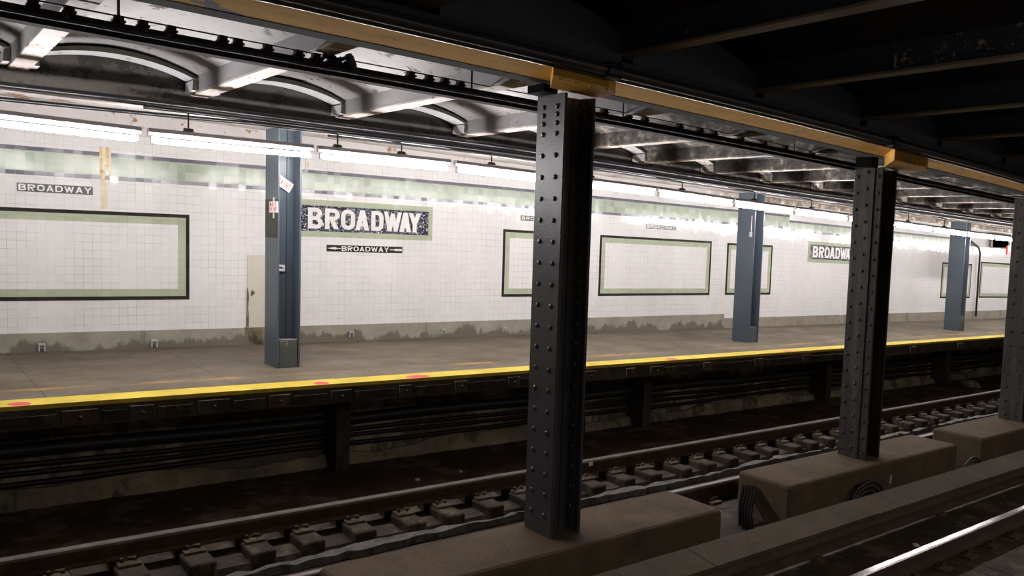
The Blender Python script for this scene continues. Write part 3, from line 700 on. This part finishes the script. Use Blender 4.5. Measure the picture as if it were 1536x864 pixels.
# stickers on the first one
def rot(px, pz, cx, cz, a): c_, s_ = math.cos(a), math.sin(a); return (cx+(px-cx)*c_-(pz-cz)*s_, cz+(px-cx)*s_+(pz-cz)*c_)
s1 = MB(); cx, cz, a = 3.72, .55, math.radians(-30)
yy = 9.085
s1.prism_y([rot(cx+dx,cz+dz,cx,cz,a) for dx,dz in ((-.105,-.058),(.105,-.058),(.105,.058),(-.105,.058))], yy, yy+.003)
s1o = s1.build('sticker', M['paper'], c1); s1o['label'] = 'tilted white sticker with red print'
mb = MB()
for i, ch in enumerate('PAINT'):
    for poly in strokes(ch, (.3,.24)):
        mb.prism_y([rot(cx-.085+i*.036+px*.028, cz-.035+pz*.07, cx, cz, a) for px,pz in poly], yy-.0015, yy)
mb.build('red_print', M['red'], s1o)
s2 = MB(); s2.box(3.571,3.584,8.925,9.16,.205,.33); s2o = s2.build('sticker', M['paper'], c1); s2o['label'] = 'white sticker with red print taped across the left flange'
mb = MB()
for r, word in enumerate(('WET','PAINT')):
    n = len(word)
    for i, ch in enumerate(word):
        for poly in strokes(ch, (.28,.26)):
            ys = [9.15-(i+.08)*(.215/n)-px*(.165/n) for px,pz in poly]; zs_ = [.277-r*.055+pz*.042 for px,pz in poly]
            k = len(poly); vs = [(3.5695,y,z) for y,z in zip(ys,zs_)]+[(3.571,y,z) for y,z in zip(ys,zs_)]
            mb.add(vs, [tuple(range(k)), tuple(reversed(range(k,2*k)))]+[(j,k+j,k+(j+1)%k,(j+1)%k) for j in range(k)])
mb.build('red_print', M['red'], s2o)
mb = MB(); mb.box(3.568,3.585,9.03,9.045,.14,.375); mb.build('tape', M['litter'], s2o)
s3 = MB(); s3.prism_y([(3.64,-.475),(3.735,-.478),(3.738,-.40),(3.66,-.395),(3.655,-.375),(3.645,-.40)], yy, yy+.003); s3o = s3.build('sticker', M['paper'], c1); s3o['label'] = 'small torn white sticker'
MB().prism_y([(3.655,-.43),(3.69,-.445),(3.725,-.44),(3.70,-.425),(3.67,-.42)], yy-.0015, yy).build('smudge', M['wire'], s3o)
s4 = MB(); s4.tube([(12.655,9.0,.75),(12.655,9.0,.45)], .006, 6); s4.build('wire', M['litter'], c2)
MB().box(12.64,12.66,8.98,9.03,.36,.45).build('junction_box', M['scupper'], c2)

# ------------------------------------------------------------------ ceiling over the far track and platform
JX = [.973+1.7*i for i in range(-3, 34)]
JX = [(.973,2.638,4.31,6.05)[i-3] if 3 <= i <= 6 else x for i, x in enumerate(JX)]
FW = .165
def vault(name, y0, y1, xs, z_spring, z_crown, z_top, mat, fw):
    """solid roof with a shallow vault between every two joists"""
    prof = []
    for a, b in zip(xs[:-1], xs[1:]):
        A, B = a+fw/2, b+fw/2
        for k in range(13):
            t = k/12; prof.append((A+(B-A)*t, z_spring+(z_crown-z_spring)*math.sin(math.pi*min(1,max(0,t)))**.8))
    mb = MB(); n = len(prof); vs = []
    for y in (y0, y1): vs += [(x,y,z) for x,z in prof]
    vs += [(x,y0,z_top) for x,z in prof]+[(x,y1,z_top) for x,z in prof]
    fs = []
    for i in range(n-1):
        fs += [(i,n+i,n+i+1,i+1), (2*n+i,2*n+i+1,3*n+i+1,3*n+i), (i,i+1,2*n+i+1,2*n+i), (n+i,3*n+i,3*n+i+1,n+i+1)]
    mb.add(vs, fs); return tag(mb.build(name, mat), kind='structure')
vault('ceiling', 5.1, 8.985, JX, 1.53, 1.72, 2.3, M['ceil'], FW)
vault('ceiling', 9.08, 11.3, JX, 1.50, 1.66, 2.3, M['plat_ceil'], FW)
def joist(x, y0, y1, z, zt, label, group, mw, mf, fw=FW, wide=True):
    t = thing('ceiling_joist', label, 'beam', (x+fw/2,(y0+y1)/2,z), group)
    MB().box(x,x+fw,y0,y1,z,z+.02).build('bottom_flange', mf, t)
    if wide:
        w = MB(); P = [(x+.006,z+.02),(x+fw-.006,z+.02),(x+fw-.006,zt),(x+.006,zt)]
        w.prism_y(P, y0, y1); w.build('web', mw, t)
    else: MB().box(x+fw/2-.03,x+fw/2+.03,y0,y1,z+.02,zt).build('web', mw, t)
    return t
jn = 0
for i, x in enumerate(JX[2:22]):
    joist(x, 5.12, 8.99, 1.38, 1.60, f'{ORD[i]} cream and grey joist above the far track, counted from the left', 'ceiling joists above the far track', M['joist_web'], M['joist_flange'])
tag(MB().box(XA,XB,9.5,11.2,1.36,1.40).build('ceiling_beam_cover', M['plat_ceil']), kind='structure')
# arched end panels and trims at the column line
for i in range(2, 16):
    a, b = JX[i]+FW, JX[i+1]; n = 14
    t = thing('arch_panel', f'{ORD[i-2]} arched end panel with pale rim above the platform lamps, counted from the left', 'arch panel', ((a+b)/2,8.85,1.38), 'arched end panels above the platform lamps')
    def arc_pts(inset, dz=0):
        A, B = a-.0+inset, b-inset; pts = []
        for k in range(n+1):
            u = k/n; s = math.sin(math.pi*(.02+.96*u))**.70
            pts.append((A+(B-A)*u, 1.50+(.185-inset*.9)*s+dz))
        return pts
    out = arc_pts(0); inn = arc_pts(.055)
    mb = MB()
    # rim: a rolled angle bent to the arch, with a leg down its right side; its unlit front is painted darker than its soffit
    def piece(poly):
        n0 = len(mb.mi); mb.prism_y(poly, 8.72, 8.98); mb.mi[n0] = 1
    for k in range(n): piece([inn[k], inn[k+1], out[k+1], out[k]])
    piece([(b-.065,1.40),(b-.012,1.40),(b-.004,1.51),(b-.055,1.505)]); piece([(a+.012,1.40),(a+.065,1.40),(a+.055,1.505),(a+.004,1.51)])
    mb.build('arch_rim', [M['arch_trim'], M['rim_edge']], t)
# column line girder: its face closes the vault bays
t = thing('platform_girder', 'long soot brown girder carried by the blue columns', 'girder', (8,9.1,1.18))
MB().box(XA,XB,8.99,9.07,1.20,1.75).build('girder_face', M['end_wall'], t)
MB().box(XA,XB,8.94,9.30,1.175,1.20).build('bottom_flange', M['plat_ceil'], t)

# ------------------------------------------------------------------ near girder over the black columns
def gz(x): return -.0012*(min(x,16)-5.5)**2
GX = frange(XA, 40, .75)
t = thing('track_girder', 'long yellow edged girder carried by the black columns', 'girder', (5,4.95,1.26))
MB().prism_x([(4.42,1.30),(4.945,1.30),(4.945,1.325),(4.42,1.325)], GX, gz).build('yellow_flange', M['gyellow'], t)
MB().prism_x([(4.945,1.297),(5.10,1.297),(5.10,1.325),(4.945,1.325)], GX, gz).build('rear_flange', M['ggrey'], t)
MB().prism_x([(4.90,1.325),(5.0,1.325),(5.0,2.3),(4.90,2.3)], GX, gz).build('girder_web', M['gdark'], t)
MB().prism_x([(4.46,1.325),(4.50,1.325),(4.50,1.44),(4.46,1.44)], GX, gz).build('stiffener_plate', M['gdark'], t)
def cap(x0, pts, z, label, dark):
    t = thing('column_cap', label, 'bracket', (x0,4.8,z))
    n = len(pts); mb = MB(); zt = 1.30+gz(x0)-.002
    mb.add([(x,y,z) for x,y in pts]+[(x,y,zt) for x,y in pts], [tuple(reversed(range(n))), tuple(range(n,2*n))]+[(i,(i+1)%n,n+(i+1)%n,n+i) for i in range(n)])
    mb.build('yellow_seat', M['gyellow'], t)
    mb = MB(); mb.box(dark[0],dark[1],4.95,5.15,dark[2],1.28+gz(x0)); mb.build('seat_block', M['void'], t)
    for k in range(4):
        mb = MB(); mb.dome((pts[0][0]+.12+.16*k, 4.47+.03, z), (0,0,-1), .016, .012); mb.build('rivet', M['gyellow'], t)
cap(4.4, [(3.80,4.43),(4.36,4.43),(4.58,4.58),(4.61,4.81),(4.10,4.81)], 1.215, 'yellow cap plate on top of the nearest black column', (4.15,4.30,1.215))
cap(9.5, [(8.75,4.43),(9.45,4.43),(9.90,4.60),(10.02,4.86),(9.36,4.86)], 1.14, 'weathered yellow cap plate on top of the second black column', (9.25,9.40,1.14))

# pipes along the girder
def pz(x): return -.0016*(x-5.3)**2
PX = frange(XA, 22, .5)
t = thing('ceiling_pipe', 'glossy black pipe running along the yellow girder', 'pipe', (5,4.33,1.31))
MB().tube([(x,4.33,1.314+pz(x)) for x in PX], .043, 14).build('pipe_run', M['pipe'], t, smooth=True)
for x in (4.28, 8.5, 12.6):
    mb = MB(); mb.tube([(x-.07,4.33,1.314+pz(x)),(x+.07,4.33,1.314+pz(x))], .062, 12); mb.build('coupling', M['gdark'], t)
    mb = MB(); mb.box(x+.08,x+.10,4.32,4.50,1.35+pz(x),1.39+pz(x)); mb.build('pipe_strap', M['gdark'], t)
tag(MB().tube([(x,4.40,1.283+pz(x)) for x in PX], .02, 10).build('ceiling_pipe', M['pipe'], None, (5,4.4,1.28), smooth=True), 'thinner black pipe tucked under the glossy pipe along the girder', 'pipe')

# ------------------------------------------------------------------ ceiling over the near track
KX = [4.55+1.8*i for i in range(-4, 18)]
KX[5] = 6.28; KX[6] = 8.12; KX[7] = 9.88
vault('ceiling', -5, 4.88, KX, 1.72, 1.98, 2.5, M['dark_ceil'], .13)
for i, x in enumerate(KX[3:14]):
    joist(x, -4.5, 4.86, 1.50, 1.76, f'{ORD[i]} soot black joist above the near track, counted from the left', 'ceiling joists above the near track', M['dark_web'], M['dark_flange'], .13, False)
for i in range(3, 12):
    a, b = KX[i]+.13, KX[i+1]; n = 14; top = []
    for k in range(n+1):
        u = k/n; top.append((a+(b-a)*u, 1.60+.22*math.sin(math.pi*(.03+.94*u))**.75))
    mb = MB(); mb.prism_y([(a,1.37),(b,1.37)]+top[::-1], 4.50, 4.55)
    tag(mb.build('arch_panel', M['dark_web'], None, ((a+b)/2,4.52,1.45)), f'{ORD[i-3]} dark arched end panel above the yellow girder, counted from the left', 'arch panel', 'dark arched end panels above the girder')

# ------------------------------------------------------------------ cable tray above the far track
TXZ = [(-4,.0),(0.6,-.005),(2.3,.01),(4.8,.04),(6.3,.05),(8.3,.055),(10.6,.05),(12,.02),(16,-.0),(24,-.03)]
def tz(x):
    for (a, za), (b, zb) in zip(TXZ[:-1], TXZ[1:]):
        if x <= b: return za+(zb-za)*max(0,(x-a))/(b-a)
    return TXZ[-1][1]
TX = frange(XA, 24, .6); YT = 5.9
t = thing('cable_tray', 'long black cable tray hung beneath the joists above the far track', 'cable tray', (5,YT,1.2))
MB().prism_x([(YT-.05,1.20),(YT+.05,1.20),(YT+.05,1.215),(YT-.035,1.215),(YT-.035,1.235),(YT-.05,1.235)], TX, tz).build('lower_channel', M['tray'], t)
MB().prism_x([(YT-.04,1.238),(YT+.05,1.238),(YT+.05,1.30),(YT-.04,1.30)], TX, tz).build('cable_trough', M['tray'], t)
MB().tube([(x,YT-.05,1.25+tz(x)) for x in TX], .011, 7).build('cable_line', M['iron'], t, smooth=True)
MB().tube([(x,YT,1.352+tz(x)) for x in TX], .006, 6).build('suspension_wire', M['iron'], t, smooth=True)
cx = [.78,.98,1.27,1.42,1.60,1.95,2.06,2.28,2.52,2.66,2.79,3.5,3.68,3.84,4.0,5.05,5.3,5.75,6.1,6.35,6.9,7.25,7.5,8.0,8.45,8.9,9.5]
proto = MB(); proto.box(-.028,.028,-.028,.028,0,.055); proto.box(-.038,.038,-.036,.036,.012,.026); pm = None
for x in cx:
    if pm is None:
        o = proto.build('clamp', M['tray'], t, origin=(0,0,0)); pm = o.data
    else:
        o = bpy.data.objects.new('clamp', pm); C.objects.link(o); o.parent = t
    o.location = Vector((x,YT,1.298+tz(x)))-ABS[t.name]
for x, zt in ((1.27,1.62),(4.12,1.55),(6.02,1.55),(9.1,1.6),(11.8,1.6)):
    MB().tube([(x,YT,1.30+tz(x)),(x,YT,zt)], .010, 6).build('hanger_rod', M['iron'], t)
mb = MB()
for k in range(14):
    a = k/13; mb.tube([(2.70+.25*a,YT+.02*math.sin(k*3),1.33+.05*math.sin(k*1.9)),(2.78+.22*a,YT+.03*math.cos(k*2),1.35+.04*math.cos(k*2.3))], .016, 6)
mb.tube([(2.93,YT,1.41),(2.95,YT-.02,1.34),(2.99,YT-.03,1.26)], [.03,.04,.02], 8)
tag(mb.build('cable_tangle', M['iron'], None, (2.85,YT,1.33)), 'black tangle of cable knotted on the cable tray, left of centre', 'cable')

# ------------------------------------------------------------------ conduits above the lamps
def interp(T, x):
    for (a, za), (b, zb) in zip(T[:-1], T[1:]):
        if x <= b: return za+(zb-za)*max(0,(x-a))/(b-a)
    return T[-1][1]
CA = [(-4,1.10),(.88,1.12),(2.24,1.165),(3.3,1.18),(6.6,1.225),(8.3,1.215),(12.8,1.195),(45,1.19)]
CB = [(-4,.96),(.88,1.0),(2.24,1.05),(3.3,1.095),(6.6,1.155),(8.3,1.14),(12.8,1.125),(45,1.12)]
for nm, y, T, dz, r, x0 in (('upper black conduit above the platform lamps, with the brightest sheen',8.68,CA,0,.031,XA),
                    ('second black conduit above the platform lamps',8.72,CA,-.054,.020,2.1),
                    ('third black conduit above the platform lamps',8.70,CB,0,.020,XA),
                    ('lowest black conduit above the platform lamps, ending beside the nearest blue column',8.74,CB,-.038,.014,4.1)):
    tag(MB().tube([(x,y,interp(T,x)*1.048+dz) for x in frange(x0,45,.6)], r, 10).build('conduit', M['conduit'], smooth=True), nm, 'conduit', 'conduits above the platform lamps')

# ------------------------------------------------------------------ fluorescent lamps
LY = 8.15; SC = LY/9.4
ends = [(-.2,.42),(.52,2.21),(2.34,4.18),(4.31,6.20),(6.35,8.19),(8.33,10.40),(10.54,12.54),(12.66,14.53),(14.65,16.60),(16.74,18.72),(18.82,20.62),(20.74,22.58),(22.70,24.35),(24.47,26.3),(26.45,28.5),(28.65,30.7),(30.85,32.9),(33.05,35.1),(35.25,37.3),(37.45,39.5),(39.65,41.7)]
zbot = [(0,.862),(1.,.866),(2.2,.868),(4.2,.91),(6.2,.948),(8,.945),(10,.95),(12.5,.92),(16,.90),(19,.882),(21,.862),(23,.845),(26,.85),(40,.85)]
def lz(x):
    for (a, za), (b, zb) in zip(zbot[:-1], zbot[1:]):
        if x <= b: return za+(zb-za)*max(0,(x-a))/(b-a)
    return zbot[-1][1]
for i, (a, b) in enumerate(ends):
    xa, xb = a*SC+.02, b*SC-.025; z0, z1 = lz(a)*SC, lz(b)*SC; zc = (z0+z1)/2
    sl = (z1-z0)/(xb-xa)
    t = thing('fluorescent_lamp', f'lit fluorescent lamp hung above the platform, {ORD[i]} from the left', 'lamp', ((xa+xb)/2,LY,zc+.1), 'fluorescent lamps above the platform')
    f = lambda x: z0+sl*(x-xa)
    mb = MB(); xs = [xa-.05, xb+.05]
    mb.prism_x([(LY-.032,.105),(LY-.018,.072),(LY+.018,.072),(LY+.032,.105),(LY+.032,.14),(LY-.032,.14)], xs, f); mb.build('housing', M['housing'], t)
    mb = MB(); mb.tube([(xa,LY-.01,f(xa)+.026),(xb,LY-.01,f(xb)+.026)], .026, 10); mb.build('tube', M['tube'], t, smooth=True)
    for x in (xa,xb): MB().box(x-.025,x+.025,LY-.02,LY+.02,f(x)+.0,f(x)+.065).build('socket', M['housing'], t)
    if i in (1,2,3,4,5,6,7,8,9,10,11):
        hx = [(xa+.14)] if i == 1 else [xa+.32] if i == 2 else [xa+.18, xa+.98] if i == 3 else [xa+.5]
        for x in hx:
            h = MB(); h.tube([(x,LY,f(x)+.14),(x,LY,1.075),(x,LY+.03,1.085),(x,8.69,1.165)], .008, 6); hh = h.build('hanger_rod', M['wire'], t)
            h = MB(); h.prism_x([(LY-.04,f(x)+.145),(LY+.04,f(x)+.145),(LY+.012,f(x)+.175),(LY-.012,f(x)+.175)], [x-.04,x+.04]); h.build('hanger_foot', M['wire'], hh)

# ------------------------------------------------------------------ litter
def lump(name, c, r, m, label, cat, n=9, fl=.7):
    mb = MB(); vs = []; fs = []; rnd = random.Random(int(c[0]*100))
    for j in range(5):
        a = math.pi/2*j/4
        for k in range(n):
            t = 2*math.pi*k/n; q = r*rnd.uniform(.75,1.15); vs.append((c[0]+q*math.cos(a)*math.cos(t), c[1]+q*math.cos(a)*math.sin(t), c[2]+q*math.sin(a)*fl))
    for j in range(4):
        for k in range(n): l = (k+1)%n; fs.append((j*n+k,j*n+l,(j+1)*n+l,(j+1)*n+k))
    mb.add(vs, fs); tag(mb.build(name, m, None, c), label, cat)
lump('plastic_bag', (20.9,8.35,-2.88), .24, M['bag'], 'crumpled grey plastic bag on the track bed at the far right', 'bag')
lump('litter_scrap', (4.95,8.0,-2.865), .035, M['litter'], 'tiny white scrap of litter left of the nearest black column', 'litter', 6)
lump('litter_scrap', (5.6,8.05,-2.865), .03, M['litter'], 'tiny white scrap of litter touching the left side of the nearest black column', 'litter', 6)
lump('litter_scrap', (6.95,7.75,-2.865), .035, M['litter'], 'tiny pale scrap of litter right of the nearest black column', 'litter', 6)
lump('litter_scrap', (8.3,3.72,-2.87), .035, M['litter'], 'white litter scrap on the bed beside the cover board', 'litter', 6)
for i, (x, z) in enumerate(((8.98,-2.62),(9.62,-2.62))):
    tag(MB().prism_y([(x,z-.05),(x+.018,z-.05),(x+.03,z+.05),(x+.012,z+.05)], 4.66, 4.68).build('lime_drip', M['litter'], None, (x,4.67,z)), ('left','right')[i]+' pale lime drip on the side of the second pier', 'stain')
tag(MB().box(6.95,7.02,7.165,7.172,-2.745,-2.70).build('rail_tag', M['white'], None, (6.98,7.17,-2.72)), 'small white tag on the rail right of the nearest black column', 'tag')

# ------------------------------------------------------------------ walls that close the place
tag(MB().box(XA-.3,XA,-5,11.3,-3.3,2.6).build('wall_left', M['bed']), kind='structure')
tag(MB().box(XB,XB+.3,-5,11.3,-3.3+2,4.6).build('wall_right', M['bed']), kind='structure')
tag(MB().box(XA,XB,-5.3,-5,-3.3,2.6).build('wall_front', M['bed']), kind='structure')
tag(MB().box(XA,40,-5,1.2,-3.1,-1.62).build('floor_near_platform', M['platform']), kind='structure')

# ------------------------------------------------------------------ the grade: shear every mesh and every location
done = set()
for o in list(C.objects):
    o.location.z += G*o.location.x
    if o.type == 'MESH' and o.data.name not in done:
        done.add(o.data.name)
        for v in o.data.vertices: v.co.z += G*v.co.x

# ------------------------------------------------------------------ unseen fill lights added on the camera's side
def area(name, loc, sx, sy, power, col=(1,.95,.9), rot=(0,0,0)):
    l = bpy.data.lights.new(name, 'AREA'); l.shape = 'RECTANGLE'; l.size = sx; l.size_y = sy; l.energy = power; l.color = col
    o = bpy.data.objects.new(name, l); C.objects.link(o); o.location = loc; o.rotation_euler = rot; return o
area('near_platform_fill', (9,-1.2,1.25+G*9), 24, .12, 310, (1,.89,.78))

area('near_platform_fill_up', (9,-1.2,1.0+G*9), 24, .12, 420, (1,.95,.92), (math.pi,0,0))  # added upward fill that brightens the near ceiling
# ------------------------------------------------------------------ camera
cam = bpy.data.cameras.new('camera'); co = bpy.data.objects.new('camera', cam); C.objects.link(co)
R = Vector((0.78708545072223,-0.6161334858994768,0.029597648804310928)); U = Vector((0.023128859483710375,0.07742680159356163,0.9967297257802509)); F = Vector((0.6164102117262229,0.7838269056037502,-0.07519197384882678))
m = Matrix((R, U, -F)).transposed()
co.matrix_world = m.to_4x4()
cam.sensor_width = 36; cam.lens = 1206.5367/1536*36; cam.clip_start = .05; cam.clip_end = 200
sc.camera = co
w = bpy.data.worlds.new('world'); sc.world = w; w.use_nodes = True; w.node_tree.nodes['Background'].inputs[0].default_value = (.02,.02,.022,1); w.node_tree.nodes['Background'].inputs[1].default_value = .2
sc.view_settings.view_transform = 'Standard'; sc.view_settings.look = 'None'; sc.view_settings.gamma = 1; sc.view_settings.use_curve_mapping = False
sc.view_settings.exposure = 0
sc.cycles.use_denoising = True; sc.cycles.max_bounces = 8; sc.cycles.diffuse_bounces = 5; sc.cycles.glossy_bounces = 4; sc.cycles.sample_clamp_indirect = 6; sc.cycles.caustics_reflective = False; sc.cycles.caustics_refractive = False
